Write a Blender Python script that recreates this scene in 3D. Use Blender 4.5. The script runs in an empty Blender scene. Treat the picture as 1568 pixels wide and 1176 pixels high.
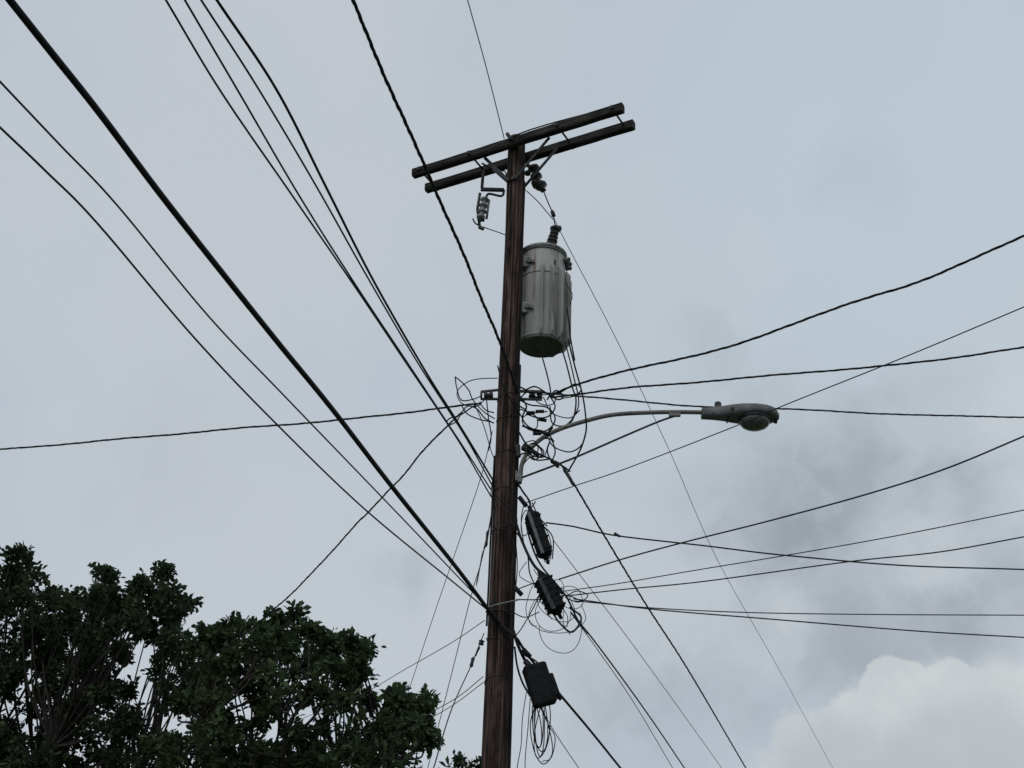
import bpy, math, random
import numpy as np
from mathutils import Vector, Matrix, noise
random.seed(7); rng=np.random.default_rng(11)
sc=bpy.context.scene
sc.view_settings.view_transform='Standard'; sc.view_settings.look='None'; sc.view_settings.exposure=0
# ---------------- viewpoint survey: bearings measured from the standing point -------------
FP=2356.0; EYE=Vector((0,0,1.6)); TH=math.radians(28.0); RHO=math.radians(2.0)
Fv=Vector((0,math.cos(TH),math.sin(TH))); U0=Vector((0,-math.sin(TH),math.cos(TH))); X0=Vector((1,0,0))
Rv=X0*math.cos(RHO)+U0*math.sin(RHO); Uv=U0*math.cos(RHO)-X0*math.sin(RHO)
def ray(u,v): return Fv+Rv*((u-784)/FP)+Uv*((588-v)/FP)
def at(u,v,Y):
    r=ray(u,v); return EYE+r*(Y/r.y)
def atz(u,v,z):
    r=ray(u,v); return EYE+r*((z-1.6)/r.z)
def dep(p): return (p-EYE).dot(Fv)
PY=12.2
cd=bpy.data.cameras.new("camera"); cam=bpy.data.objects.new("camera",cd); sc.collection.objects.link(cam)
cd.sensor_width=36; cd.lens=FP/1568*36; cd.clip_end=3000
M=Matrix((Rv,Uv,-Fv)).transposed().to_4x4(); M.translation=EYE; cam.matrix_world=M
sc.camera=cam
def lin(c):
    return tuple(((x/255)/12.92 if x/255<=0.04045 else ((x/255+0.055)/1.055)**2.4) for x in c)+(1,)
# ---------------- materials -------------
def newmat(name,rough=0.7,metal=0.0):
    m=bpy.data.materials.new(name); m.use_nodes=True; nt=m.node_tree
    b=nt.nodes["Principled BSDF"]; b.inputs["Roughness"].default_value=rough; b.inputs["Metallic"].default_value=metal
    return m,nt,b
def noisemat(name,c1,c2,scale=(8,8,8),rough=0.7,metal=0.0,detail=6,bump=0.2,lo=0.35,hi=0.65,dist=0.01,spec=0.25):
    m,nt,b=newmat(name,rough,metal)
    b.inputs["Specular IOR Level"].default_value=spec
    tc=nt.nodes.new("ShaderNodeTexCoord"); mp=nt.nodes.new("ShaderNodeMapping"); mp.inputs["Scale"].default_value=scale
    n=nt.nodes.new("ShaderNodeTexNoise"); n.inputs["Scale"].default_value=1; n.inputs["Detail"].default_value=detail
    r=nt.nodes.new("ShaderNodeValToRGB"); r.color_ramp.elements[0].color=c1+(1,); r.color_ramp.elements[1].color=c2+(1,)
    r.color_ramp.elements[0].position=lo; r.color_ramp.elements[1].position=hi
    L=nt.links; L.new(tc.outputs["Object"],mp.inputs[0]); L.new(mp.outputs[0],n.inputs["Vector"]); L.new(n.outputs[0],r.inputs[0]); L.new(r.outputs[0],b.inputs["Base Color"])
    if bump>0:
        bp=nt.nodes.new("ShaderNodeBump"); bp.inputs["Strength"].default_value=bump; bp.inputs["Distance"].default_value=dist
        L.new(n.outputs[0],bp.inputs["Height"]); L.new(bp.outputs[0],b.inputs["Normal"])
    return m
def woodmat(name,c1,c2,scale,crack=0.6):
    m=noisemat(name,c1,c2,scale=scale,rough=0.9,bump=0.9,dist=0.012,detail=10,lo=0.38,hi=0.66,spec=0.12)
    nt=m.node_tree; b=nt.nodes["Principled BSDF"]; L=nt.links
    ramp=[n for n in nt.nodes if n.type=='VALTORGB'][0]
    tc=[n for n in nt.nodes if n.type=='TEX_COORD'][0]
    mp=nt.nodes.new("ShaderNodeMapping"); mp.inputs["Scale"].default_value=(scale[0]*2.3,scale[1]*2.3,scale[2]*.5)
    n=nt.nodes.new("ShaderNodeTexNoise"); n.inputs["Scale"].default_value=1; n.inputs["Detail"].default_value=4
    r=nt.nodes.new("ShaderNodeValToRGB"); r.color_ramp.elements[0].position=0.41; r.color_ramp.elements[1].position=0.47
    r.color_ramp.elements[0].color=(1-crack,)*3+(1,); r.color_ramp.elements[1].color=(1,1,1,1)
    L.new(tc.outputs["Object"],mp.inputs[0]); L.new(mp.outputs[0],n.inputs["Vector"]); L.new(n.outputs[0],r.inputs[0])
    mp2=nt.nodes.new("ShaderNodeMapping"); mp2.inputs["Scale"].default_value=(9,9,3)
    n2=nt.nodes.new("ShaderNodeTexNoise"); n2.inputs["Scale"].default_value=1; n2.inputs["Detail"].default_value=6; n2.inputs["Roughness"].default_value=.65
    r2=nt.nodes.new("ShaderNodeValToRGB"); r2.color_ramp.elements[0].position=0.38; r2.color_ramp.elements[1].position=0.66
    r2.color_ramp.elements[0].color=(.45,.45,.48,1); r2.color_ramp.elements[1].color=(1.4,1.4,1.45,1)
    L.new(tc.outputs["Object"],mp2.inputs[0]); L.new(mp2.outputs[0],n2.inputs["Vector"]); L.new(n2.outputs[0],r2.inputs[0])
    mx=nt.nodes.new("ShaderNodeMix"); mx.data_type='RGBA'; mx.blend_type='MULTIPLY'; mx.inputs[0].default_value=1
    mx2=nt.nodes.new("ShaderNodeMix"); mx2.data_type='RGBA'; mx2.blend_type='MULTIPLY'; mx2.inputs[0].default_value=1
    L.new(ramp.outputs[0],mx.inputs[6]); L.new(r.outputs[0],mx.inputs[7]); L.new(mx.outputs[2],mx2.inputs[6]); L.new(r2.outputs[0],mx2.inputs[7])
    L.new(mx2.outputs[2],b.inputs["Base Color"])
    return m
m_pole=woodmat("creosoted_pole_wood",(0.030,0.021,0.018),(0.130,0.086,0.069),(42,42,1.5),0.8)
m_arm=woodmat("weathered_arm_wood",(0.020,0.020,0.018),(0.080,0.077,0.066),(40,40,2),0.6)
m_black=noisemat("black_insulation",(0.009,0.010,0.012),(0.022,0.024,0.027),rough=0.7,bump=0,spec=.15)
m_wire=noisemat("weathered_wire",(0.015,0.017,0.02),(0.036,0.04,0.045),rough=0.7,bump=0,spec=.15)
m_steel=noisemat("galvanised_steel",(0.12,0.125,0.13),(0.24,0.25,0.255),scale=(30,30,30),rough=0.55,metal=0.3,bump=0.1)
m_darksteel=noisemat("dark_steel",(0.02,0.022,0.024),(0.065,0.066,0.068),scale=(30,30,30),rough=0.6,bump=0.1)
m_porc=noisemat("brown_porcelain",(0.022,0.02,0.022),(0.045,0.042,0.042),rough=0.35,bump=0)
m_grey=noisemat("grey_porcelain",(0.16,0.17,0.18),(0.27,0.28,0.29),rough=0.3,bump=0)
m_alum=noisemat("weathered_aluminium",(0.12,0.12,0.115),(0.23,0.225,0.215),scale=(6,6,6),rough=0.55,metal=0.2,bump=0.05)
m_lamp=noisemat("lamp_housing_paint",(0.09,0.096,0.102),(0.15,0.157,0.164),scale=(10,10,10),rough=0.5,bump=0.05)
m_lens=noisemat("prismatic_lens",(0.07,0.075,0.075),(0.16,0.17,0.165),scale=(45,45,45),rough=0.2,bump=0.3)
m_tank=noisemat("tank_paint",(0.225,0.23,0.222),(0.33,0.335,0.322),scale=(9,9,2.5),rough=0.6,bump=0.05,detail=8)
nt=m_tank.node_tree;L=nt.links;b=nt.nodes["Principled BSDF"]
ramp=[n for n in nt.nodes if n.type=='VALTORGB'][0]; tc=[n for n in nt.nodes if n.type=='TEX_COORD'][0]
mp=nt.nodes.new("ShaderNodeMapping"); mp.inputs["Scale"].default_value=(24,24,1.4); mp.inputs["Location"].default_value=(1.3,0,0)
n=nt.nodes.new("ShaderNodeTexNoise"); n.inputs["Scale"].default_value=1; n.inputs["Detail"].default_value=5
r=nt.nodes.new("ShaderNodeValToRGB"); r.color_ramp.elements[0].position=0.56; r.color_ramp.elements[1].position=0.70
r.color_ramp.elements[0].color=(0,0,0,1); r.color_ramp.elements[1].color=(.8,.8,.8,1)
mx=nt.nodes.new("ShaderNodeMix"); mx.data_type='RGBA'; mx.inputs[7].default_value=(0.11,0.068,0.045,1)
L.new(tc.outputs["Object"],mp.inputs[0]);L.new(mp.outputs[0],n.inputs["Vector"]);L.new(n.outputs[0],r.inputs[0]);L.new(r.outputs[0],mx.inputs[0]);L.new(ramp.outputs[0],mx.inputs[6]);L.new(mx.outputs[2],b.inputs["Base Color"])
m_tankdark=noisemat("tank_fittings_and_underside_shade",(0.085,0.09,0.088),(0.15,0.158,0.154),scale=(12,12,12),rough=0.6,bump=0.05)  # darker tank grey for bands and lugs; underside's shade is put into its colour
# ---------------- mesh builder -------------
class MB:
    def __init__(s): s.v=[];s.f=[];s.m=[];s.sm=[];s.mats=[]
    def mi(s,mat):
        if mat not in s.mats: s.mats.append(mat)
        return s.mats.index(mat)
    def tube(s,pts,rad,mat,n=8,caps=True,phase=0):
        pts=[Vector(p) for p in pts]
        if not hasattr(rad,'__len__'): rad=[rad]*len(pts)
        k=s.mi(mat); base=len(s.v); up=None
        for i,p in enumerate(pts):
            t=(pts[min(i+1,len(pts)-1)]-pts[max(i-1,0)])
            if t.length<1e-9: t=Vector((0,0,1))
            t.normalize()
            if up is None:
                a=Vector((0,0,1)) if abs(t.z)<0.9 else Vector((1,0,0))
                up=t.cross(a).normalized()
            else:
                up=(up-t*up.dot(t)); up.normalize()
            sd=t.cross(up)
            for j in range(n):
                a=2*math.pi*j/n+phase
                s.v.append(p+(up*math.cos(a)+sd*math.sin(a))*rad[i])
        for i in range(len(pts)-1):
            for j in range(n):
                a=base+i*n+j; b_=base+i*n+(j+1)%n
                s.f.append((a,b_,b_+n,a+n)); s.m.append(k); s.sm.append(n>4)
        if caps:
            s.f.append(tuple(base+j for j in range(n))[::-1]); s.m.append(k); s.sm.append(False)
            e=base+(len(pts)-1)*n
            s.f.append(tuple(e+j for j in range(n))); s.m.append(k); s.sm.append(False)
    def lathe(s,p0,axis,prof,mat,n=16):
        axis=Vector(axis).normalized(); a=Vector((0,0,1)) if abs(axis.z)<0.9 else Vector((1,0,0))
        e1=axis.cross(a).normalized(); e2=axis.cross(e1); k=s.mi(mat); base=len(s.v); p0=Vector(p0)
        for d,r in prof:
            for j in range(n):
                t=2*math.pi*j/n; s.v.append(p0+axis*d+(e1*math.cos(t)+e2*math.sin(t))*max(r,1e-4))
        for i in range(len(prof)-1):
            for j in range(n):
                a_=base+i*n+j; b_=base+i*n+(j+1)%n; s.f.append((a_,b_,b_+n,a_+n)); s.m.append(k); s.sm.append(True)
        s.f.append(tuple(base+j for j in range(n))[::-1]); s.m.append(k); s.sm.append(False)
        e=base+(len(prof)-1)*n; s.f.append(tuple(e+j for j in range(n))); s.m.append(k); s.sm.append(False)
    def beam(s,p0,p1,w,h,mat,upv=(0,0,1),bev=0.12):
        p0=Vector(p0);p1=Vector(p1);t=(p1-p0).normalized(); upv=Vector(upv); sd=t.cross(upv).normalized(); up=sd.cross(t)
        b_=min(w,h)*bev; sec=[(w/2-b_,h/2),(w/2,h/2-b_),(w/2,-h/2+b_),(w/2-b_,-h/2),(-w/2+b_,-h/2),(-w/2,-h/2+b_),(-w/2,h/2-b_),(-w/2+b_,h/2)]
        k=s.mi(mat); base=len(s.v)
        for q,sc_ in ((p0,1-2*b_/w),(p0+t*b_,1),(p1-t*b_,1),(p1,1-2*b_/w)):
            for x,y in sec: s.v.append(q+sd*x*sc_+up*y*sc_)
        for i in range(3):
            for j in range(8):
                a=base+i*8+j;c=base+i*8+(j+1)%8; s.f.append((a,c,c+8,a+8));s.m.append(k);s.sm.append(False)
        s.f.append(tuple(base+j for j in range(8))[::-1]);s.m.append(k);s.sm.append(False)
        s.f.append(tuple(base+24+j for j in range(8)));s.m.append(k);s.sm.append(False)
    def obj(s,name,parent=None):
        me=bpy.data.meshes.new(name); me.from_pydata([tuple(p) for p in s.v],[],s.f)
        for m in s.mats: me.materials.append(m)
        me.polygons.foreach_set("material_index",s.m); me.polygons.foreach_set("use_smooth",s.sm); me.update()
        import bmesh
        bm=bmesh.new(); bm.from_mesh(me); bmesh.ops.recalc_face_normals(bm,faces=bm.faces); bm.to_mesh(me); bm.free()
        o=bpy.data.objects.new(name,me); sc.collection.objects.link(o)
        if parent: o.parent=parent
        return o
def empty(name,loc=(0,0,0)):
    o=bpy.data.objects.new(name,None); sc.collection.objects.link(o); return o
def smooth(pts,k=8):
    P=[Vector(p) for p in pts]
    if len(P)<3:
        return [P[0].lerp(P[1],i/k) for i in range(k+1)]
    Q=[P[0]*2-P[1]]+P+[P[-1]*2-P[-2]]; out=[]
    for i in range(1,len(Q)-2):
        a,b_,c,d=Q[i-1:i+3]
        for j in range(k):
            t=j/k; out.append(0.5*((2*b_)+(c-a)*t+(2*a-5*b_+4*c-d)*t*t+(3*b_-a-3*c+d)*t**3))
    out.append(P[-1]); return out
# ---------------- pole -------------
zv=lambda v:at(779,v,PY).z
PX=at(779.5,588,PY).x-.004
ztop=at(795,213,PY).z
pole=empty("utility_pole")
def prad(z):
    pts=[(0,.146),(zv(1176),.110),(zv(600),.092),(zv(300),.086),(ztop+.2,.082)]
    for (a,ra),(b_,rb) in zip(pts,pts[1:]):
        if z<=b_: return ra+(rb-ra)*(z-a)/(b_-a)
    return .084
mb=MB(); N=200; k=mb.mi(m_pole); ns=36
knots=[(random.uniform(3.5,ztop-.3),random.uniform(-1.3,1.3)) for _ in range(26)]
for i in range(N+1):
    z=-0.3+(ztop+0.3)*i/N
    for j in range(ns):
        a=2*math.pi*j/ns
        r_=prad(max(z,0))*(1+0.035*noise.noise(Vector((math.cos(a)*1.6,math.sin(a)*1.6,z*1.2)))+0.035*noise.noise(Vector((math.cos(a)*5,math.sin(a)*5,z*.8))))
        for kz,ka in knots:
            if abs(z-kz)<.12:
                da=(a-(-math.pi/2+ka)+math.pi)%(2*math.pi)-math.pi
                r_+=.009*math.exp(-((z-kz)/.04)**2-(da/.28)**2)
        mb.v.append(Vector((PX+0.012*noise.noise(Vector((z*.4,3,1)))+r_*math.cos(a),PY+r_*math.sin(a),z)))
for i in range(N):
    for j in range(ns):
        a=i*ns+j;c=i*ns+(j+1)%ns; mb.f.append((a,c,c+ns,a+ns)); mb.m.append(k); mb.sm.append(True)
mb.f.append(tuple(N*ns+j for j in range(ns)));mb.m.append(k);mb.sm.append(False)
mb.obj("pole_shaft",pole)
# crossarms
za=at(795,218,PY-0.14).z
fl,fr=atz(633,267,za),atz(956,166,za)
bl,br=atz(655,291,za),atz(972,192,za)
dirA=((fr-fl).normalized()+(br-bl).normalized()).normalized(); perp=Vector((-dirA.y,dirA.x,0))
if perp.y<0: perp=-perp
cF=(fl+fr)/2; cB=(bl+br)/2; LA=(fr-fl).length/2
pc=Vector((PX,PY,za))
def proj(c,off):
    d=c-pc; return pc+dirA*d.dot(dirA)+perp*off
aw=.078; ah=.098
mid=proj(cF,-(.086+aw/2+.012)); midB=proj(cB,(.086+aw/2+.012))
LA-=.008
for nm,c in (("front_crossarm",mid),("rear_crossarm",midB)):
    mb=MB(); kk=mb.mi(m_arm); nseg=40; base=0
    bb=.014
    sec=[(aw/2-bb,ah/2),(aw/2,ah/2-bb),(aw/2,-ah/2+bb),(aw/2-bb,-ah/2),(-aw/2+bb,-ah/2),(-aw/2,-ah/2+bb),(-aw/2,ah/2-bb),(-aw/2+bb,ah/2)]
    for i in range(nseg+1):
        z=-LA+2*LA*i/nseg
        for x,y in sec:
            q=1+.06*noise.noise(Vector((x*30+c.y,y*30,z*4)))
            mb.v.append(Vector((x*q,y*q+.004*noise.noise(Vector((z,c.y,0))),z)))
    for i in range(nseg):
        for j in range(8):
            a=i*8+j;c2=i*8+(j+1)%8; mb.f.append((a,c2,c2+8,a+8));mb.m.append(kk);mb.sm.append(False)
    mb.f.append(tuple(range(8))[::-1]);mb.m.append(kk);mb.sm.append(False)
    mb.f.append(tuple(nseg*8+j for j in range(8)));mb.m.append(kk);mb.sm.append(False)
    o=mb.obj(nm,pole)
    mw=Matrix((perp,Vector((0,0,1)),dirA)).transposed().to_4x4(); mw.translation=c; o.matrix_world=mw
hw=MB()
for s_ in (-1,1):
    for t in (0.92,0.42):
        q0=mid+dirA*LA*t*s_-perp*(aw/2+.02); q1=midB+dirA*LA*t*s_+perp*(aw/2+.02)
        hw.tube([q0,q1],.010,m_darksteel)
        for q in (q0,q1): hw.beam(q-perp*.008,q+perp*.008,.04,.04,m_darksteel)
hw.tube([mid-perp*.07,midB+perp*.07],.011,m_darksteel)
for side in (-1,1):
    for c,o_ in ((mid,-1),(midB,1)):
        top=c+dirA*side*.36+Vector((0,0,-ah/2+.01))+perp*o_*(-aw/2-.004)
        bot=pc+Vector((0,0,-.40))+perp*o_*.086+dirA*side*.03
        hw.beam(top,bot,.032,.008,m_darksteel,upv=perp)
        hw.lathe(bot,perp*o_,[(0,.018),(.03,.018)],m_darksteel,8)
hw.beam(at(783,214,12.02),at(776,204,12.02),.03,.03,m_darksteel)
hw.tube(smooth([at(776,214,12.0),at(800,203,12.0),at(830,193,11.95),at(862,184,11.9),at(900,174,11.8),at(935,164,11.75)]),.007,m_black)
hw.obj("crossarm_hardware",pole)
# ---------------- cutout (left) -------------
mb=MB()
def C(u,v,Y=12.45): return at(u,v,Y)
mb.beam(C(740,262),C(738,288),.03,.03,m_darksteel,upv=(0,1,0))
mb.beam(C(736,290),C(772,291),.03,.035,m_darksteel)
mb.tube(smooth([C(772,291),C(768,300),C(748,297),C(744,306)]),.012,m_darksteel)
prof=[];L0=(C(743,303)-C(735,338)).length
for i in range(4):
    d=L0*i/4; prof+=[(d,.026),(d+.012,.040),(d+.034,.043),(d+.040,.026)]
mb.lathe(C(743,303),C(735,338)-C(743,303),prof+[(L0,.022)],m_grey)
mb.tube([C(735,296),C(731,320),C(735,350)],.014,m_darksteel)
mb.tube([C(749,306),C(745,335)],.012,m_steel)
mb.beam(C(731,335),C(742,336),.05,.03,m_darksteel)
mb.beam(C(733,347),C(741,351),.03,.03,m_darksteel)
mb.tube(smooth([C(734,345),C(728,342),C(724,335)]),.008,m_darksteel)
mb.tube(smooth([C(741,348),C(752,352),C(772,359),C(782,364)]),.005,m_black)
mb.tube(smooth([C(738,250),C(760,262),C(776,275)]),.010,m_darksteel)
mb.tube(smooth([C(757,264),C(772,262),C(776,272)]),.006,m_black)
mb.obj("fuse_cutout")
# ---------------- arrester (right) -------------
mb=MB()
D=lambda u,v,Y=12.3:at(u,v,Y)
mb.beam(D(806,252),D(822,262),.035,.03,m_darksteel)
L1=(D(816,254)-D(827,291)).length
prof=[]
for i in range(3):
    d=L1*i/3; prof+=[(d,.025),(d+.015,.055),(d+.045,.06),(d+.05,.025)]
mb.lathe(D(816,254),D(827,291)-D(816,254),prof+[(L1,.02)],m_porc)
mb.lathe(D(826,280),D(833,294)-D(826,280),[(0,.02),(.02,.06),(.05,.06),(.07,.02),(.1,.03)],m_porc)
mb.lathe(D(817,276),D(823,290)-D(817,276),[(0,.02),(.02,.035),(.07,.035)],m_darksteel,8)
mb.lathe(D(808,262),Vector((0,0,-1)),[(0,.02),(.01,.03),(.04,.03)],m_darksteel,8)
mb.tube(smooth([D(806,292),D(825,310),D(840,328),D(849,338)]),.005,m_wire)
mb.tube(smooth([D(832,292),D(840,312),D(847,328),D(850,346)]),.006,m_wire)
mb.lathe(D(845,322),D(849,334)-D(845,322),[(0,.01),(.02,.02),(.07,.02)],m_darksteel,8)
mb.obj("lightning_arrester")
# ---------------- transformer -------------
TY=12.38
tb=at(828,531,TY); tt=at(832,393,TY)
tx=(tb.x+tt.x)/2; z0=tb.z; z1=tt.z; R0=.208
tr=empty("pole_transformer")
mb=MB(); o=Vector((tx,TY,z0)); H=z1-z0
mb.lathe(o,(0,0,1),[(0,R0-.006),(.004,R0),(.05,R0+.001),(H*.5,R0+.004),(H,R0+.006)],m_tank,48)
mb.lathe(o+Vector((0,0,.006)),(0,0,-1),[(0,R0-.008),(.012,R0-.008),(.012,R0-.02),(.008,R0-.02),(.008,.02)],m_tankdark,48)
mb.lathe(o+Vector((0,0,.018)),(0,0,1),[(0,R0+.003),(.002,R0+.006),(.02,R0+.006),(.022,R0+.003)],m_tank,48)
mb.lathe(o+Vector((0,0,H-.012)),(0,0,1),[(0,R0+.006),(.002,R0+.019),(.014,R0+.021),(.026,R0+.019),(.035,R0+.008),(.05,R0-.03),(.062,R0-.09),(.068,.0)],m_tank,48)
mb.lathe(o+Vector((0,0,H-.034)),(0,0,1),[(0,R0+.008),(.003,R0+.015),(.018,R0+.015),(.021,R0+.008)],m_tankdark,48)
mb.lathe(o+Vector((0,0,H*.70)),(0,0,1),[(0,R0+.005),(.002,R0+.0095),(.006,R0+.0095),(.008,R0+.005)],m_tankdark,48)
mb.obj("tank",tr)
mb=MB()
fz0,fz1=at(850,516,TY-.2).z,at(850,404,TY-.2).z
for ph in (-2,22,44,70,94,118,150):
    a=math.radians(ph); rd=Vector((math.sin(a),-math.cos(a),0)); tg=Vector((math.cos(a),math.sin(a),0))
    hd=.052 if ph<30 else .068
    q=Vector((tx,TY,0))+rd*(R0-.01)
    prof2=[(fz0,0),(fz0+.02,.6),(fz0+.06,1),(fz1-.06,1),(fz1-.02,.6),(fz1,0)]
    kk=mb.mi(m_tank); base=len(mb.v); w=.014
    for z,s_ in prof2:
        d=hd*s_+.012
        for (x,y) in ((-w,0),(-w,d*.75),(-w*.6,d*.95),(0,d),(w*.6,d*.95),(w,d*.75),(w,0)):
            p=q+tg*x+rd*y; mb.v.append(Vector((p.x,p.y,z)))
    for i in range(len(prof2)-1):
        for j in range(6):
            a_=base+i*7+j; mb.f.append((a_,a_+1,a_+8,a_+7)); mb.m.append(kk); mb.sm.append(False)
    mb.f.append(tuple(base+j for j in range(7)));mb.m.append(kk);mb.sm.append(False)
    mb.f.append(tuple(base+(len(prof2)-1)*7+j for j in range(7)));mb.m.append(kk);mb.sm.append(False)
mb.obj("radiator_fins",tr)
mb=MB()
for v in (402,472):
    z=at(808,v,TY-.15).z
    mb.beam((PX+.07,PY+.02,z),(tx-R0+.03,TY-.06,z),.09,.10,m_tankdark)
    mb.beam((tx-R0+.05,TY-.15,z-.055),(tx-R0+.05,TY-.15,z+.055),.09,.05,m_tank,upv=(0,1,0))
    mb.lathe((tx-R0+.07,TY-.17,z),(0,-1,0),[(0,.026),(.035,.026)],m_tankdark,10)
    mb.lathe((tx-R0+.11,TY-.18,z-.02),(0,-1,0),[(0,.016),(.035,.016)],m_tankdark,10)
mb.beam(at(868,398,TY),at(870,404,TY),.03,.05,m_tankdark)
mb.beam(at(850,398,TY-.205),at(850,405,TY-.205),.02,.006,m_darksteel,upv=(0,1,0))
for ph,v in ((66,468),(80,470),(96,470)):
    a=math.radians(ph); rd=Vector((math.sin(a),-math.cos(a),0)); z=at(860,v-62,TY).z
    mb.lathe(Vector((tx,TY,z))+rd*(R0),rd,[(0,.02),(.03,.03),(.045,.018),(.06,.022),(.07,.01)],m_tankdark,10)
mb.obj("mounting_lugs",tr)
mb=MB()
b0=at(843,379,TY-.03); b1=at(850.5,350,TY-.03); ax=b1-b0; Lb=ax.length
prof=[(-.03,.045),(.02,.045)]
for i in range(4):
    d=.02+(Lb-.05)*i/4; w=.055-.004*i; prof+=[(d,.026),(d+.008,w),(d+.02,w),(d+.032,.026)]
prof+=[(Lb-.03,.024),(Lb-.02,.05),(Lb,.052),(Lb+.01,.03),(Lb+.03,.02)]
mb.lathe(b0,ax,prof,m_porc,16)
mb.lathe(b1,Vector((1,0,.1)),[(-.03,.02),(0,.03),(.05,.028),(.06,.01)],m_darksteel,8)
mb.obj("high_voltage_bushing",tr)
# ---------------- street lamp -------------
lamp=empty("street_lamp")
mb=MB(); LY=12.12
g=lambda u,v,Y=LY:at(u,v,Y)
mb.tube(smooth([g(797,735),g(799,712),g(808,693),g(826,674),g(855,658),g(895,645),g(940,635),g(1000,631.5),g(1040,631),g(1082,631.5)],8),
        .0195,m_alum,10)
mb.tube(smooth([g(800,731),g(840,716),g(882,700),g(960,666),g(1010,645),g(1040,635)],6),.010,m_darksteel,8)
mb.beam(g(800,683),g(812,690),.05,.06,m_darksteel)
mb.beam(g(794,722,LY),g(794,740,LY),.06,.06,m_steel,upv=(0,1,0))
mb.beam(g(793,682),g(794,700),.04,.05,m_darksteel,upv=(0,1,0))
mb.beam(g(1024,634),g(1042,634),.03,.05,m_alum)
mb.obj("bracket_arm",lamp)
mb=MB(); h0=g(1074,633)
secs=[(0,.048,.036,-.040),(.004,.053,.042,-.046),(.06,.054,.046,-.046),(.12,.060,.055,-.046),(.2,.078,.062,-.046),(.27,.108,.068,-.046),(.36,.134,.072,-.044),(.47,.146,.070,-.042),(.56,.140,.062,-.040),(.62,.118,.05,-.038),(.66,.08,.032,-.034),(.685,.03,.0,-.03)]
k=mb.mi(m_lamp); n=20; base=0
for t,w,zt,zb in secs:
    for j in range(n):
        a=2*math.pi*j/n; ca,sa=math.cos(a),math.sin(a)
        e=.55; x=math.copysign(abs(ca)**e,ca)*w; z=math.copysign(abs(sa)**e,sa)
        z=z*zt if z>0 else -z*zb
        mb.v.append(h0+Vector((t,x,z)))
for i in range(len(secs)-1):
    for j in range(n):
        a=i*n+j;c=i*n+(j+1)%n; mb.f.append((a,c,c+n,a+n));mb.m.append(k);mb.sm.append(True)
mb.f.append(tuple(range(n)));mb.m.append(k);mb.sm.append(False)
mb.f.append(tuple((len(secs)-1)*n+j for j in range(n)));mb.m.append(k);mb.sm.append(False)
mb.beam(h0+Vector((.235,-.075,-.048)),h0+Vector((.235,.075,-.048)),.010,.012,m_darksteel)
mb.lathe(h0+Vector((.10,-.05,-.02)),(0,-1,0),[(0,.012),(.012,.012)],m_darksteel,8)
mb.lathe(h0+Vector((.26,-.10,.0)),(0,-1,-.2),[(0,.018),(.012,.018)],m_darksteel,10)
mb.beam(h0+Vector((.655,-.02,-.03)),h0+Vector((.655,.02,-.06)),.03,.03,m_darksteel)
mb.obj("lamp_housing",lamp)
mb=MB()
c=h0+Vector((.47,0,-.038)); prof=[(0,.136),(.004,.144),(.018,.144),(.022,.134),(.045,.130),(.065,.115),(.082,.085),(.092,.045),(.094,.0)]
mb.lathe(c,(0,0,-1),prof[:4],m_darksteel,32); mb.lathe(c,(0,0,-1),prof[3:],m_lens,32)
mb.obj("lens_bowl",lamp)
mb=MB(); mb.lathe(h0+Vector((.15,0,.05)),(0,0,1),[(0,.038),(.018,.038),(.02,.031),(.055,.031),(.065,.024),(.066,0)],m_darksteel,20)
mb.obj("photocell",lamp)
# ---------------- wires -------------
def wire3(pts,y0=PY,y1=None,drop=0.0):
    p0=at(pts[0][0],pts[0][1],y0)
    p1=at(pts[-1][0],pts[-1][1],y1) if y1 else atz(pts[-1][0],pts[-1][1],p0.z-drop)
    w0,w1=1/dep(p0),1/dep(p1)
    s=[0]
    for a,b_ in zip(pts,pts[1:]): s.append(s[-1]+math.hypot(b_[0]-a[0],b_[1]-a[1]))
    out=[]
    for q,t in zip(pts,s):
        w=w0+(w1-w0)*t/s[-1]; out.append(EYE+ray(*q)/w)
    return out
def resample(P,step):
    out=[P[0]];acc=0.0
    for a,b_ in zip(P,P[1:]):
        l=(b_-a).length
        if l<1e-9: continue
        d=step-acc
        while d<=l: out.append(a.lerp(b_,d/l)); d+=step
        acc=l-(d-step)
    out.append(P[-1]); return out
def wire(name,pts,px,y0=PY,y1=None,drop=0.0,ext=18,twist=0,mat=None,wob=0.0,tw=1.0):
    mat=mat or m_wire
    P=wire3(pts,y0,y1,drop); r=px*dep(P[0])/(2*FP)
    S=smooth(P,10)
    if ext:
        d=(S[-1]-S[-2]).normalized(); d2=d.copy(); d2.z*=0.5
        S+= [S[-1]+d*ext*.15, S[-1]+d*ext*.3, S[-1]+d*ext*.3+d2*ext*.7]
    mb=MB()
    if wob:
        S=resample(S,.12)
        S=[p+Vector((noise.noise(p*.9+Vector((px,0,0))),noise.noise(p*.9+Vector((9,px,0))),noise.noise(p*.9+Vector((0,7,px)))))*wob for p in S]
    if twist:
        S=resample(S,twist/8)
        for s_ in range(3):
            Q=[]
            for i,p in enumerate(S):
                t=(S[min(i+1,len(S)-1)]-S[max(i-1,0)]).normalized()
                e1=t.cross(Vector((0,0,1))).normalized(); e2=t.cross(e1); a=2*math.pi*(i/8+s_/3)+.5*noise.noise(p*1.5)
                o_=r*(.46 if s_<2 else .44)*tw
                Q.append(p+(e1*math.cos(a)+e2*math.sin(a))*o_)
            mb.tube(Q,r*(.56 if s_<2 else .40),mat,6)
    else:
        mb.tube(S,r,mat,6)
    return mb.obj(name)
PW="overhead_power_line"; TC="telephone_cable"
wire(PW,[(772,212),(745,105),(716,0)],1.5,y0=12.05)
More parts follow.
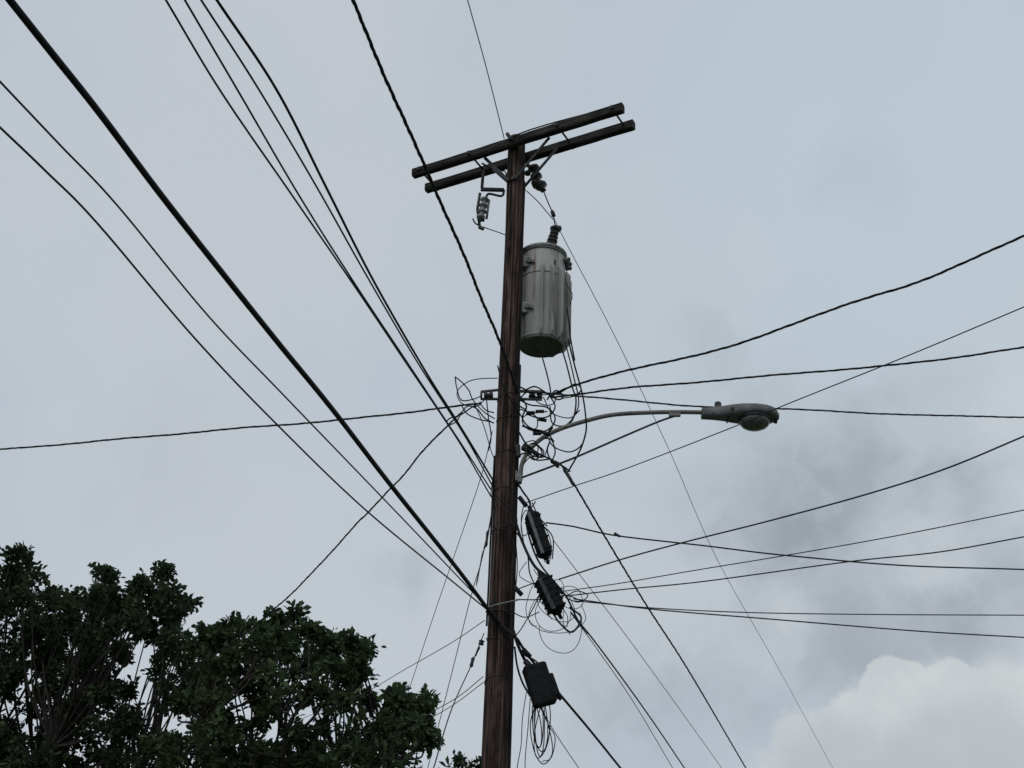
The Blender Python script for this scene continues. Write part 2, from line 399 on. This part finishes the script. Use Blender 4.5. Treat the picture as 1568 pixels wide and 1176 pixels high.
wire(PW,[(850,338),(870,378),(945,522),(1025,690),(1100,860),(1190,1020),(1275,1176)],1.3,y0=12.3,ext=40)
wire(PW,[(792,602),(775,556),(752,488),(703,375),(648,250),(612,165),(575,80),(540,0)],5.0,y0=12.08,twist=.26,mat=m_black,wob=.02,tw=.85)
wire(PW,[(842,604),(885,587),(985,561),(1140,520),(1240,487),(1330,455),(1400,432),(1480,402),(1568,367)],3.8,twist=.3,mat=m_black,wob=.05)
wire(PW,[(842,607),(890,603),(985,592),(1100,581),(1230,570),(1350,558),(1460,548),(1568,532)],3.4,twist=.3,mat=m_black,wob=.04)
wire(PW,[(830,600),(880,606),(1000,616),(1080,622),(1200,628),(1400,633),(1568,636)],3.0,y0=12.4,twist=.3,mat=m_black,wob=.03)
wire(PW,[(735,618),(700,622),(620,632),(520,641),(400,653),(250,666),(120,678),(0,687)],3.4,y0=12.15,twist=.3,mat=m_black,wob=.05)
wire("service_drop",[(706,632),(682,656),(650,690),(620,727),(596,750),(560,786),(540,805),(500,853),(460,893),(420,930),(380,966),(330,1003),(250,1056),(190,1110),(130,1176)],3.4,y0=12.1,y1=20,twist=.32,mat=m_black,wob=.04)
wire(PW,[(750,757),(700,672),(622,556),(540,434),(450,303),(340,143),(254,0)],2.4)
wire(PW,[(752,750),(704,676),(627,560),(547,440),(462,306),(365,140),(283,0)],2.4)
wire(PW,[(753,742),(712,668),(640,556),(563,425),(483,283),(392,130),(308,0)],2.4)
wire(PW,[(756,737),(703,650),(650,566),(572,430),(500,288),(425,140),(332,0)],3.2,mat=m_black)
wire(TC,[(770,962),(745,930),(698,868),(600,745),(510,628),(430,530),(350,430),(250,303),(150,170),(80,82),(15,0)],6.3,mat=m_black)
wire(TC,[(742,926),(705,887),(600,777),(440,611),(320,485),(180,315),(90,220),(0,125)],2)
wire(TC,[(744,932),(690,888),(560,781),(430,656),(300,520),(150,343),(70,262),(0,195)],2.2)
wire(TC,[(800,772),(822,764),(880,744),(960,717),(1120,655),(1200,621),(1350,561),(1440,524),(1568,470)],1.5)
wire(TC,[(836,800),(880,806),(945,820),(1080,835),(1200,850),(1380,865),(1568,873)],2.4,wob=.01)
wire(TC,[(856,887),(950,857),(1045,831),(1180,797),(1330,756),(1450,717),(1568,668)],2.2)
wire(TC,[(866,905),(950,893),(1060,874),(1200,851),(1380,819),(1568,781)],1.5)
wire(TC,[(872,912),(960,902),(1080,890),(1300,860),(1440,845),(1568,822)],1.9)
wire(TC,[(878,920),(1000,931),(1150,938),(1350,941),(1568,942)],1.7)
wire(TC,[(878,917),(1000,933),(1180,948),(1400,966),(1568,976)],2.1)
wire("service_drop",[(843,703),(862,715),(880,743),(930,828),(990,927),(1055,1028),(1142,1176)],4.4,mat=m_black,twist=.26,ext=30,tw=.7)
wire(TC,[(848,828),(880,870),(960,975),(1040,1085),(1105,1176)],1.3)
wire(TC,[(874,938),(905,975),(950,1035),(1000,1105),(1048,1176)],2.8,mat=m_black)
wire(TC,[(878,944),(915,995),(970,1075),(1030,1176)],1.5)
wire(TC,[(792,978),(812,1008),(858,1064),(905,1120),(950,1176)],4.6,mat=m_black)
wire(TC,[(825,1078),(850,1122),(886,1176)],1.5)
wire(TC,[(754,660),(735,735),(700,838),(665,940),(625,1060),(592,1160),(588,1176)],1.3,drop=1.2)
wire("guy_wire",[(747,815),(737,860),(722,910),(697,1010),(655,1176)],1.3,drop=1.5)
wire("guy_wire",[(741,970),(731,995),(720,1022),(690,1090),(664,1176)],1.8,drop=1.5)
wire(TC,[(742,950),(690,985),(620,1025),(560,1060),(500,1085)],1.3,y1=19,ext=6)
wire(TC,[(740,1036),(700,1068),(640,1105),(600,1150),(585,1176)],1.4,y1=19)
wire(TC,[(740,1045),(690,1082),(630,1115),(560,1150)],1.3,y1=19)
mb=MB()
def grip(u0,v0,u1,v1,px,Y=12.18,mat=m_darksteel):
    a,b_=at(u0,v0,Y),at(u1,v1,Y); r_=px*13/(2*FP); l=(b_-a).length
    mb.lathe(a,b_-a,[(0,r_*.3),(l*.15,r_),(l*.4,r_*.8),(l*.6,r_*.8),(l*.85,r_),(l,r_*.3)],mat,8)
grip(747,812,744,838,5); grip(740,842,729,898,2.4); grip(738,980,736,988,9); grip(735,990,727,1006,3); grip(725,1006,721,1022,6)
grip(744,830,741,842,3)
grip(843,705,856,716,6); grip(940,816,950,822,5,Y=12.15)
grip(862,716,880,745,6)
mb.obj("wire_clamp")
# ---------------- secondary rack & jumpers -------------
mb=MB()
def spool(u,v,Y,ax=(0,0,1),s=1.0,mat=m_porc):
    ax=Vector(ax).normalized(); p=at(u,v,Y)-ax*.045*s
    mb.lathe(p,ax,[(0,.03*s),(.01*s,.042*s),(.028*s,.042*s),(.038*s,.026*s),(.052*s,.026*s),(.062*s,.042*s),(.08*s,.042*s),(.09*s,.03*s)],mat,14)
spool(748,606,12.12,(1,0,.1),.9)
mb.beam(at(736,600,12.12),at(764,597,12.12),.02,.02,m_darksteel); mb.beam(at(736,611,12.12),at(764,611,12.12),.02,.02,m_darksteel); mb.beam(at(737,601,12.12),at(737,611,12.12),.02,.02,m_darksteel,upv=(0,1,0))
spool(815,604,12.15,(0,0,1),.8); spool(826,606,12.15,(0,0,1),.7)
mb.beam(at(795,599,12.1),at(832,600,12.1),.02,.025,m_darksteel); mb.beam(at(795,611,12.1),at(830,612,12.1),.02,.02,m_darksteel)
mb.obj("secondary_rack",pole)
jm=MB()
def J(pts,px=2.2,Y=12.05,jit=.10,mat=m_black):
    ph=random.random()*6
    P=[at(u,v,Y+jit*math.sin(ph+i*1.3)) for i,(u,v) in enumerate(pts)]
    jm.tube(smooth(P,8),px*13.5/(2*FP),mat,6)
def E(uc,vc,ru,rv,rot=0,px=1.6,Y=12.05,a0=0,a1=360,mat=m_black):
    c_,s_=math.cos(math.radians(rot)),math.sin(math.radians(rot)); P=[]; q=random.uniform(0,6)
    for i in range(17):
        a=math.radians(a0+(a1-a0)*i/16); kf=1+.12*math.sin(2*a+q)+.06*math.sin(3*a+q*2); x=ru*math.cos(a)*kf;y=rv*math.sin(a)*kf
        P.append((uc+x*c_-y*s_,vc+x*s_+y*c_))
    jm.tube(smooth([at(u,v,Y+.05*math.sin(i*.5+q)) for i,(u,v) in enumerate(P)],4),px*13.5/(2*FP),mat,5)
J([(831,549),(838,575),(843,600),(838,612)],2.6,12.2)
J([(860,533),(868,560),(876,592),(882,612),(878,640),(866,655)],2.6,12.2)
J([(870,520),(880,560),(892,605),(897,640),(897,662),(888,690),(870,722)],2.8,12.15)
J([(866,525),(878,575),(886,620),(868,650),(846,648),(842,622)],2.2,12.2)
J([(897,662),(890,682),(872,692),(848,684),(838,668)],2.2)
J([(872,395),(866,430),(876,450),(872,470)],1.4,12.2)
J([(868,470),(872,500),(874,520),(880,552)],2.6,12.25)
J([(873,722),(862,714),(845,706),(838,690),(842,676)],2.6)
J([(762,579),(735,580),(716,585),(700,600),(708,618),(730,622),(742,612)],1.6)
J([(697,577),(699,592),(706,612),(722,612),(738,606)],2.0)
J([(697,577),(708,586),(718,598),(724,612),(740,630),(757,641)],2)
J([(705,634),(716,622),(730,626),(742,640),(756,648)],2.2)
J([(706,632),(700,644),(690,650),(684,646),(690,640),(704,636),(722,624),(736,616)],2.2)
J([(706,620),(716,634),(734,642),(752,646)],2)
J([(735,618),(744,628),(756,632)],2)
J([(726,618),(740,650),(752,690),(756,700)],1.6)
J([(745,612),(748,640),(752,668),(748,690)],2)
J([(762,560),(770,590),(782,612),(800,640)],2.2,12.0)
J([(795,612),(812,620),(838,624),(850,640),(842,656),(824,662),(806,655)],2.4)
J([(795,605),(806,622),(800,640),(812,655),(836,662),(848,676)],2.6)
J([(792,625),(815,632),(838,630)],2)
J([(800,652),(822,660),(836,664),(846,655)],3.2)
J([(842,606),(856,612),(862,606),(852,598),(842,606)],2.6)
J([(842,606),(850,622),(842,636),(826,640),(806,634)],2.4)
J([(800,600),(818,592),(834,600),(842,606)],2.6)
J([(795,662),(806,680),(824,694),(845,704)],3)
J([(806,692),(822,676),(842,672),(850,690),(846,705)],2.2)
J([(792,700),(804,694),(818,704),(830,694),(822,682),(812,690),(820,704),(843,703)],2.4)
J([(798,716),(812,700),(832,700),(838,686)],1.8)
J([(842,607),(860,600),(880,588),(890,596),(880,606),(862,610)],2)
J([(832,608),(845,632),(872,640),(888,628)],1.8,12.25)
J([(790,590),(806,598),(800,606),(792,618),(806,628)],2.4,12.0)
E(820,690,12,10,20,2.2); E(814,686,9,13,-20,1.8)
E(836,612,14,9,10,1.8); E(812,646,13,11,0,1.8)
for (u,v,a) in ((826,630,0),(830,643,10),(822,664,0),(818,694,40),(812,632,0),(836,664,20)):
    jm.tube([at(u-6,v-a*.1,12.0),at(u+7,v+a*.1,12.0)],.016,m_black,8)
jm.obj("secondary_jumper_wires",pole)
jm=MB()
for dx,px,v0,v1 in ((.9,4.5,560,1500),(.75,2.5,280,700),(-.95,3,700,960),(.3,1.6,640,1200)):
    pts=[]
    for i in range(50):
        v=v0+(v1-v0)*i/49
        z=zv(v); r_=prad(z)+.006; a=dx*math.pi/2+.06*math.sin(v*.03)
        pts.append(Vector((PX+r_*math.sin(a),PY-r_*math.cos(a),max(z,.05))))
    jm.tube(pts,px*13/(2*FP),m_black,8)
for v in (612,642,700,757,812,936,985,1046):
    z=zv(v); r_=prad(z)+.003
    jm.tube([Vector((PX+r_*math.cos(a),PY+r_*math.sin(a),z+.03*math.sin(a+v))) for a in [2*math.pi*i/24 for i in range(25)]],.004,m_darksteel,5)
J([(754,735),(752,760),(760,768),(756,800),(764,812),(788,806),(790,790),(770,770),(757,757)],1.6,12.02,.02)
J([(747,820),(755,770),(750,757)],2.4,12.1,.02)
J([(748,930),(760,926),(778,922),(795,918)],2.4,12.05,.01,m_steel)
J([(745,935),(757,950),(772,962),(790,975)],5,12.05,.01)
J([(770,925),(790,940),(806,945),(826,937)],1.6)
jm.obj("pole_riser_cables",pole)
# ---------------- telecom tangle -------------
jm=MB()
J([(790,735),(800,752),(812,772),(806,800),(816,840),(830,868),(850,892),(868,915),(884,948),(900,970)],3.0,12.1,.05)
J([(792,742),(806,760),(818,790)],2,12.1)
J([(790,800),(800,830),(818,866),(840,885),(862,910)],4.2,12.08,.05)
J([(788,812),(798,826),(808,850),(812,880),(830,915)],2.2,12.12)
J([(790,830),(792,870),(788,915)],1.6,12.12)
J([(786,905),(806,897),(822,892),(842,888)],1.8,12.12)
J([(790,918),(826,918),(866,912),(890,920)],1.8,12.12)
J([(788,975),(800,960),(822,920),(834,888)],1.6,12.12)
J([(802,772),(798,800),(804,840),(812,858)],1.6,12.1)
J([(820,768),(812,784),(826,800),(846,822),(846,856)],1.8,12.1)
J([(815,770),(824,790),(838,806)],2,12.1)
E(836,835,8,26,-10,1.5,12.1); E(806,800,7,22,10,1.5,12.1)
E(852,925,30,24,20,1.1,12.1); E(848,935,26,34,-15,1.1,12.1,-30,240); E(860,960,30,44,-10,1.1,12.15,-20,190); E(838,925,20,38,25,1.1,12.1,90,330)
E(872,915,22,16,0,1.1,12.1)
J([(826,885),(812,905),(806,940),(828,965),(870,968),(896,950),(890,925)],1.1,12.1)
J([(846,938),(858,955),(876,968),(890,946),(872,930)],2.8,12.1)
J([(868,912),(884,905),(900,912),(886,922),(866,915)],1.6,12.1)
for i in range(7):
    u=805+i*10+random.uniform(-3,3); v=860+i*12
    J([(u,v),(u+random.uniform(-12,20),v+22),(u+random.uniform(0,26),v+40)],1.2,12.1)
J([(786,965),(794,990),(806,1015),(822,1040)],5,12.1,.03)
J([(788,990),(792,1020),(800,1045),(812,1066)],3.2,12.1,.03)
J([(790,975),(800,1000),(820,1012),(836,1030)],2.4,12.1,.03)
for i in range(5):
    E(822+i*2.2,1112+random.uniform(-4,4),6+i*1.3,36+i*2.5,-4+i*2,1.6,12.12)
J([(806,1060),(800,1100),(798,1140),(792,1176),(790,1220)],1.4,12.1)
J([(812,1070),(808,1120),(804,1170),(806,1230)],1.4,12.1)
J([(820,1078),(812,1110),(818,1150),(832,1170),(846,1152),(840,1112),(828,1080)],1.6,12.1)
J([(826,1080),(840,1110),(850,1130),(844,1160),(830,1166)],1.4,12.1)
for (u,v,l) in ((800,768,14),(793,905,12),(806,1000,12)):
    jm.tube([at(u-5,v-l/2,12.08),at(u+6,v+l/2,12.08)],.02,m_black,8)
jm.obj("telephone_drop_wires",pole)
def closure(name,u0,v0,u1,v1,wpx,dpt,mat,mat2,Y=12.05,ribs=4):
    mb=MB(); a,b_=at(u0,v0,Y),at(u1,v1,Y); t=(b_-a).normalized(); w=wpx*13/FP
    upv=Vector((0,-1,.3)); mb.beam(a,b_,w,dpt,mat,upv=upv,bev=.18)
    sd=t.cross(upv).normalized(); up=sd.cross(t); l=(b_-a).length
    mb.beam(a+sd*w*.30+t*.01+up*(dpt*.5),b_+sd*w*.30-t*.01+up*(dpt*.5),w*.25,.012,mat2,upv=upv)
    for i in range(ribs):
        q=a+t*l*(i+.5)/ribs; mb.beam(q-sd*w*.54,q+sd*w*.54,.014,dpt*1.08,mat,upv=up)
    for q,dr in ((a,-1),(b_,1)):
        mb.lathe(q,t*dr,[(-.01,w*.25),(.02,w*.25),(.03,w*.12),(.07,w*.1)],mat,10)
    mb.obj(name)
m_box=noisemat("dark_plastic",(0.006,0.007,0.008),(0.015,0.017,0.019),scale=(25,25,25),rough=0.75,bump=0.1,spec=.12)
m_boxl=noisemat("grey_plastic",(0.09,0.097,0.102),(0.16,0.17,0.176),scale=(25,25,25),rough=0.5,bump=0.1)
closure("splice_closure",813,786,836,852,21,.13,m_box,m_boxl)
closure("splice_closure",830,886,854,936,25,.13,m_box,m_darksteel,ribs=6)
mb=MB()
Yb=12.0
mb.beam(at(817,1019,Yb),at(836,1079,Yb),.19,.12,m_box,upv=(0,-1,.3),bev=.1)
mb.beam(at(838,1034,Yb),at(850,1068,Yb),.08,.10,m_box,upv=(0,-1,.3),bev=.1)
mb.beam(at(805,1024,Yb),at(818,1060,Yb),.06,.08,m_box,upv=(0,-1,.3),bev=.1)
mb.tube([at(804,1012,Yb),at(817,1026,Yb)],.025,m_black,8); mb.tube([at(848,1060,Yb),at(860,1070,Yb)],.022,m_black,8)
mb.obj("cable_terminal_box")
# ---------------- trees -------------
def leafmat(name,c1,c2,c3):
    m=bpy.data.materials.new(name); m.use_nodes=True; nt=m.node_tree; nt.nodes.clear(); L=nt.links
    out=nt.nodes.new("ShaderNodeOutputMaterial"); geo=nt.nodes.new("ShaderNodeNewGeometry")
    r=nt.nodes.new("ShaderNodeValToRGB"); r.color_ramp.elements[0].color=c1+(1,); r.color_ramp.elements[1].color=c3+(1,)
    e=r.color_ramp.elements.new(.6); e.color=c2+(1,)
    L.new(geo.outputs["Random Per Island"],r.inputs[0])
    d=nt.nodes.new("ShaderNodeBsdfDiffuse"); t=nt.nodes.new("ShaderNodeBsdfTranslucent")
    mx=nt.nodes.new("ShaderNodeMixShader"); mx.inputs[0].default_value=.32
    L.new(r.outputs[0],d.inputs[0]); L.new(r.outputs[0],t.inputs[0]); L.new(d.outputs[0],mx.inputs[1]); L.new(t.outputs[0],mx.inputs[2]); L.new(mx.outputs[0],out.inputs[0])
    return m
m_leafA=leafmat("oak_leaf_dark",(0.028,0.040,0.025),(0.046,0.065,0.036),(0.072,0.097,0.052))
m_leafB=leafmat("oak_leaf",(0.034,0.049,0.028),(0.057,0.082,0.042),(0.09,0.122,0.06))
m_bark=noisemat("oak_bark",(0.018,0.016,0.015),(0.05,0.045,0.04),scale=(14,14,3),rough=0.9,bump=.6,dist=.02,detail=5,spec=.1)
def tree(name,trunk_uvY,lobes,mleaf,low=6,dens=1.0,lowz=0.0):
    root=empty(name); u,Y=trunk_uvY; base=at(u,1176,Y); bx,by=base.x,base.y
    mb=MB(); cl=[]; lob=[]
    for (lu,lv,lr,dy,dn) in lobes:
        c_=at(lu,lv,Y+dy); lob.append((c_,lr*dep(c_)/FP,dn))
    for i in range(low):
        a=2*math.pi*i/low+.4; lob.append((Vector((bx+2.8*math.cos(a),by+2.8*math.sin(a),random.uniform(5.0,7.2)-lowz)),1.4,.35))
    fork=Vector((bx,by,4.8))
    mb.tube(smooth([Vector((bx,by,-.2)),Vector((bx+.05,by,1.5)),Vector((bx-.05,by+.05,3.4)),fork,Vector((bx+.1,by,7.0)),Vector((bx,by+.1,8.2))],5),
            [.40*(1-.75*i/25)+(.2*max(0,1-i/3)) for i in range(26)],m_bark,12)
    top=Vector((bx,by,8.0))
    limbs=[]
    for i in range(7):
        a=2*math.pi*i/7+.3; e=Vector((bx+1.9*math.cos(a),by+1.8*math.sin(a),8.5+random.uniform(-.4,.5)))
        p=smooth([fork.lerp(top,.3+.1*i),fork.lerp(e,.5)+Vector((0,0,.2)),e],5); limbs.append(p)
        mb.tube(p,[.11-.08*j/(len(p)-1) for j in range(len(p))],m_bark,8)
    for c_,R_,dn in lob:
        best=min((q for p in limbs for q in p[3:]),key=lambda q:(q-c_).length+ (5 if q.z>c_.z else 0))
        mid_=best.lerp(c_,.5)+Vector((random.uniform(-.3,.3),random.uniform(-.2,.2),-.15))
        p=smooth([best,mid_,c_,c_+(c_-mid_).normalized()*R_*.6+Vector((0,0,R_*.25))],6)
        n_=len(p); rb=.032 if R_>.3 else .016
        mb.tube(p,[rb*(1-i/n_)+.006 for i in range(n_)],m_bark,5)
        subs=[]; ns_=max(4,int(9*(R_/.6)**1.5))
        for _ in range(ns_):
            d=Vector(rng.normal(size=3)); d.normalize(); d.z=d.z*.9+.1
            subs.append((c_+d*R_*random.uniform(.3,1.15), R_*random.uniform(.14,.36)))
        k_=int(dens*dn*(R_/.13)**2*2.2*(1 if dn>.4 else .5))+6
        for sc_,sr in subs:
            twig=smooth([c_,c_.lerp(sc_,.5)+Vector((0,0,random.uniform(-.05,.1))),sc_,sc_+(sc_-c_).normalized()*sr*.8],3)
            mb.tube(twig,[.013*(1-i/len(twig))+.004 for i in range(len(twig))],m_bark,4,caps=False)
            q=max(3,int(k_/len(subs)))
            for _ in range(q):
                d=Vector(rng.normal(size=3)); d.normalize(); d.z*=.7; e=sc_+d*sr*random.uniform(.2,1.6)
                cl.append((e,(e-c_).normalized()))
                if random.random()<.3: mb.tube([sc_,e],.005,m_bark,3,caps=False)
    mb.obj("trunk_and_limbs",root)
    cc=np.array([c_[0][:] for c_ in cl]); dd=np.array([c_[1][:] for c_ in cl])
    K=10; n_=len(cc)*K
    P=np.repeat(cc,K,0)+rng.normal(size=(n_,3))*.05; out=np.repeat(dd,K,0)
    d=rng.normal(size=(n_,3))*.8+out*.5+np.array([0,0,-.08]); d/=np.linalg.norm(d,axis=1,keepdims=True)
    nn=rng.normal(size=(n_,3))*.6+np.array([0,0,1.0]); s=np.cross(d,nn); s/=np.linalg.norm(s,axis=1,keepdims=True); up=np.cross(s,d)
    Ls=rng.uniform(.09,.18,size=(n_,1)); W=Ls*rng.uniform(.22,.34,size=(n_,1))
    P=P+d*.03
    V=np.stack([P,P+d*Ls*.3+s*W*.7+up*Ls*.06,P+d*Ls*.65+s*W+up*Ls*.08,P+d*Ls-up*Ls*.08,P+d*Ls*.65-s*W+up*Ls*.08,P+d*Ls*.3-s*W*.7+up*Ls*.06],1).reshape(-1,3)
    idx=np.arange(n_)[:,None]*6
    F=np.concatenate([np.concatenate([idx,idx+1,idx+2,idx+3],1),np.concatenate([idx,idx+3,idx+4,idx+5],1)],0)
    me=bpy.data.meshes.new("leaves"); me.vertices.add(len(V)); me.vertices.foreach_set("co",V.ravel())
    me.loops.add(F.size); me.loops.foreach_set("vertex_index",F.ravel()); me.polygons.add(len(F)); me.polygons.foreach_set("loop_start",np.arange(len(F))*4)
    me.polygons.foreach_set("loop_total",np.full(len(F),4)); me.update(calc_edges=True); me.validate()
    me.materials.append(mleaf); o=bpy.data.objects.new("leaves",me); sc.collection.objects.link(o); o.parent=root
def spread(L_):
    out=[]
    for (u,v,r_) in L_:
        out.append((u,v,r_,random.uniform(-.8,.4),1))
        out.append((u+random.uniform(-20,20),v+random.uniform(10,34),r_*.85,random.uniform(-3,-1.4),.75))
        out.append((u+random.uniform(-20,20),v+random.uniform(8,28),r_*.85,random.uniform(.8,3),.75))
        for _ in range(2):
            a=random.uniform(-math.pi,0) if r_<46 else random.uniform(-math.pi,math.pi)
            out.append((u+math.cos(a)*r_*1.2,v+math.sin(a)*r_*.95,max(7,r_*.28),random.uniform(-1,1),1))
    return out
tree("oak_tree",(105,31),spread([(34,872,26),(14,905,36),(-45,905,60),(62,935,22),(92,925,16),(148,902,24),(118,935,24),(142,955,28),(175,930,18),(205,905,14),(245,895,22),(270,922,18),(222,930,18),(200,970,16),(255,965,18),(84,965,18),(70,1000,38),(125,1000,26),(160,1025,34),(278,985,20),(15,1020,50),(105,1080,42),(185,1085,38),(255,1045,34),(60,1150,55),(160,1150,48),(240,1130,46),(-60,1010,90),(10,1140,60)]),m_leafA)
tree("oak_tree",(440,27.5),spread([(312,990,20),(340,985,14),(368,975,22),(404,975,14),(438,958,22),(412,1000,24),(462,975,14),(482,1002,22),(517,992,18),(550,998,12),(345,1040,32),(330,1090,44),(420,1060,40),(490,1050,36),(545,1055,28),(585,1090,26),(612,1080,14),(622,1108,20),(645,1078,8),(652,1120,9),(300,1140,55),(380,1150,55),(460,1145,50),(530,1140,44),(585,1150,28)]),m_leafB)
tree("oak_tree",(745,34),[(722,1174,16,0,1),(710,1166,9,0,1),(735,1200,26,0,1),(700,1220,22,1,1),(730,1260,40,1,1),(780,1270,40,2,1)],m_leafA,low=5,dens=.8,lowz=1.6)
# ---------------- ground -------------
def sheet(name,x0,x1,y0,y1,z,mat,th=0):
    mb=MB(); k=mb.mi(mat)
    if th: mb.beam((x0,(y0+y1)/2,z-th/2),(x1,(y0+y1)/2,z-th/2),abs(y1-y0),th,mat,bev=.1)
    else:
        mb.v+= [Vector((x0,y0,z)),Vector((x1,y0,z)),Vector((x1,y1,z)),Vector((x0,y1,z))]; mb.f.append((0,1,2,3)); mb.m.append(k); mb.sm.append(False)
    return mb.obj(name)
m_grass=noisemat("grass",(0.03,0.05,0.02),(0.07,0.1,0.035),scale=(2,2,2),rough=1,bump=.5)
m_asph=noisemat("asphalt",(0.04,0.04,0.042),(0.065,0.065,0.068),scale=(40,40,40),rough=.95,bump=.3)
m_conc=noisemat("concrete",(0.25,0.25,0.24),(0.36,0.35,0.33),scale=(5,5,5),rough=.9,bump=.1)
m_paint=noisemat("road_paint",(0.55,0.55,0.52),(0.75,0.75,0.72),scale=(12,12,12),rough=.8,bump=0)
sheet("ground",-1200,1200,-1200,1200,0,m_grass)
sheet("road",-300,300,-3.5,7.5,.006,m_asph)
sheet("kerb",-300,300,7.5,7.65,.13,m_conc,th=.13)
sheet("pavement",-300,300,9.2,10.9,.05,m_conc,th=.05)
mb=MB(); k=mb.mi(m_paint)
for i in range(-24,25):
    x=i*6; b_=len(mb.v); mb.v+=[Vector((x,1.94,.011)),Vector((x+3,1.94,.011)),Vector((x+3,2.06,.011)),Vector((x,2.06,.011))]; mb.f.append((b_,b_+1,b_+2,b_+3)); mb.m.append(k); mb.sm.append(False)
mb.obj("road_marking")
# ---------------- sky -------------
w=bpy.data.worlds.new("World"); sc.world=w; w.use_nodes=True; nt=w.node_tree; L=nt.links
w.cycles.sampling_method='MANUAL'; w.cycles.sample_map_resolution=256
bg=nt.nodes["Background"]; bg.inputs["Strength"].default_value=.1
SE,SR=math.radians(52),math.radians(200)
sky=nt.nodes.new("ShaderNodeTexSky"); sky.sky_type='NISHITA'; sky.sun_disc=False; sky.sun_elevation=SE; sky.sun_rotation=SR; sky.air_density=1; sky.dust_density=2
tc=nt.nodes.new("ShaderNodeTexCoord"); G=tc.outputs["Generated"]
def nz(scale,detail,rough=.5,vec=None,out="Color"):
    n=nt.nodes.new("ShaderNodeTexNoise"); n.inputs["Scale"].default_value=scale; n.inputs["Detail"].default_value=detail; n.inputs["Roughness"].default_value=rough
    L.new(vec or G,n.inputs["Vector"]); return n.outputs[out]
def vm(op,a,b_=None,scale=None):
    n=nt.nodes.new("ShaderNodeVectorMath"); n.operation=op
    for i,x in enumerate((a,b_)):
        if x is None: continue
        if hasattr(x,'links'): L.new(x,n.inputs[i])
        else: n.inputs[i].default_value=x
    if scale is not None: n.inputs["Scale"].default_value=scale
    return n
def warp(scale,amp,detail,rough=.5):
    c_=vm('SUBTRACT',nz(scale,detail,rough),(.5,.5,.5)).outputs[0]; c_=vm('SCALE',c_,None,amp).outputs[0]; return vm('ADD',G,c_).outputs[0]
def mth(op,a,b_):
    n=nt.nodes.new("ShaderNodeMath"); n.operation=op
    for i,x in enumerate((a,b_)):
        if hasattr(x,'links'): L.new(x,n.inputs[i])
        else: n.inputs[i].default_value=x
    return n.outputs[0]
def blob(vec,u,v,r_,soft,amp=1.0):
    d=ray(u,v).normalized(); dist=vm('DISTANCE',vec,tuple(d)).outputs["Value"]
    mr=nt.nodes.new("ShaderNodeMapRange"); mr.interpolation_type='SMOOTHSTEP'; L.new(dist,mr.inputs[0])
    mr.inputs[1].default_value=(r_+soft)/FP; mr.inputs[2].default_value=max(0,(r_-soft))/FP; mr.inputs[3].default_value=0; mr.inputs[4].default_value=amp
    return mr.outputs[0]
def mix(f,a,b_):
    n=nt.nodes.new("ShaderNodeMix"); n.data_type='RGBA'
    if hasattr(f,'links'): L.new(f,n.inputs[0])
    else: n.inputs[0].default_value=f
    for i,x in ((6,a),(7,b_)):
        if hasattr(x,'links'): L.new(x,n.inputs[i])
        else: n.inputs[i].default_value=x
    return n.outputs[2]
def S(c):
    l=lin(c); return (l[0]*10,l[1]*10,l[2]*10,1)
def ramp_(x,lo,hi):
    mr=nt.nodes.new("ShaderNodeMapRange"); mr.interpolation_type='SMOOTHSTEP'; L.new(x,mr.inputs[0]); mr.inputs[1].default_value=lo; mr.inputs[2].default_value=hi; return mr.outputs[0]
soft=ramp_(nz(4,3,.5,out="Fac"),.35,.66)
col=mix(soft,S((187,197,207)),S((195,202,209)))
col=mix(.05,col,sky.outputs[0])
wmid=warp(11,.085,5,.55); wfine=warp(30,.030,6,.62)
col=mix(blob(G,1450,250,420,380,.7),col,S((188,202,212)))
def many(vec,L_):
    o=None
    for b_ in L_:
        x=blob(vec,*b_); o=x if o is None else mth('MAXIMUM',o,x)
    return o
tex=ramp_(nz(15,5,.6,vec=wmid,out="Fac"),.34,.66)
dark=many(wmid,[(1230,780,120,85,1),(1100,800,80,70,.6),(1330,690,90,70,.75),(1190,890,90,60,.9),(1450,740,90,60,.7),(1070,535,45,34,.6),(1430,610,75,50,.5),(620,885,40,34,.5),(1320,265,50,44,.35),(1170,640,90,70,.35),(1480,900,110,70,.8),(1300,980,120,80,.7),(1000,1080,140,110,.55),(250,700,90,80,.3),(1380,960,80,60,.6),(1180,1080,80,70,.5)])
dark=mth('MULTIPLY',dark,mth('ADD',mth('MULTIPLY',tex,.6),.34))
col=mix(dark,col,S((150,159,168)))
light=many(wmid,[(1440,830,70,50,.7),(1200,960,60,45,.6),(1540,620,70,50,.6),(1560,760,60,40,.5),(1010,960,80,60,.35)])
light=mth('MULTIPLY',light,mth('ADD',mth('MULTIPLY',tex,-.5),1))
col=mix(light,col,S((199,206,211)))
cum=many(wfine,[(1375,1060,50,5),(1455,1073,58,6),(1310,1120,60,9),(1232,1130,42,8),(1545,1085,62,18),(1400,1190,150,20),(1250,1220,90,20),(1520,1190,120,20)])
inner=many(wmid,[(1430,1130,60,60),(1290,1175,70,55),(1510,1150,80,70),(1400,1230,120,60)])
cc_=mix(mth('MULTIPLY',inner,.8),S((208,214,215)),S((174,183,190)))
cc_=mix(mth('MULTIPLY',tex,.5),cc_,S((184,192,198)))
col=mix(mth('MULTIPLY',cum,.92),col,cc_)
L.new(col,bg.inputs[0])
sd=bpy.data.lights.new("sun","SUN"); sd.energy=.8; sd.angle=math.radians(30); sd.color=(1,.97,.92)
so=bpy.data.objects.new("sun",sd); sc.collection.objects.link(so)
dvec=Vector((math.sin(SR)*math.cos(SE),math.cos(SR)*math.cos(SE),math.sin(SE)))
so.rotation_euler=dvec.to_track_quat('Z','Y').to_euler()
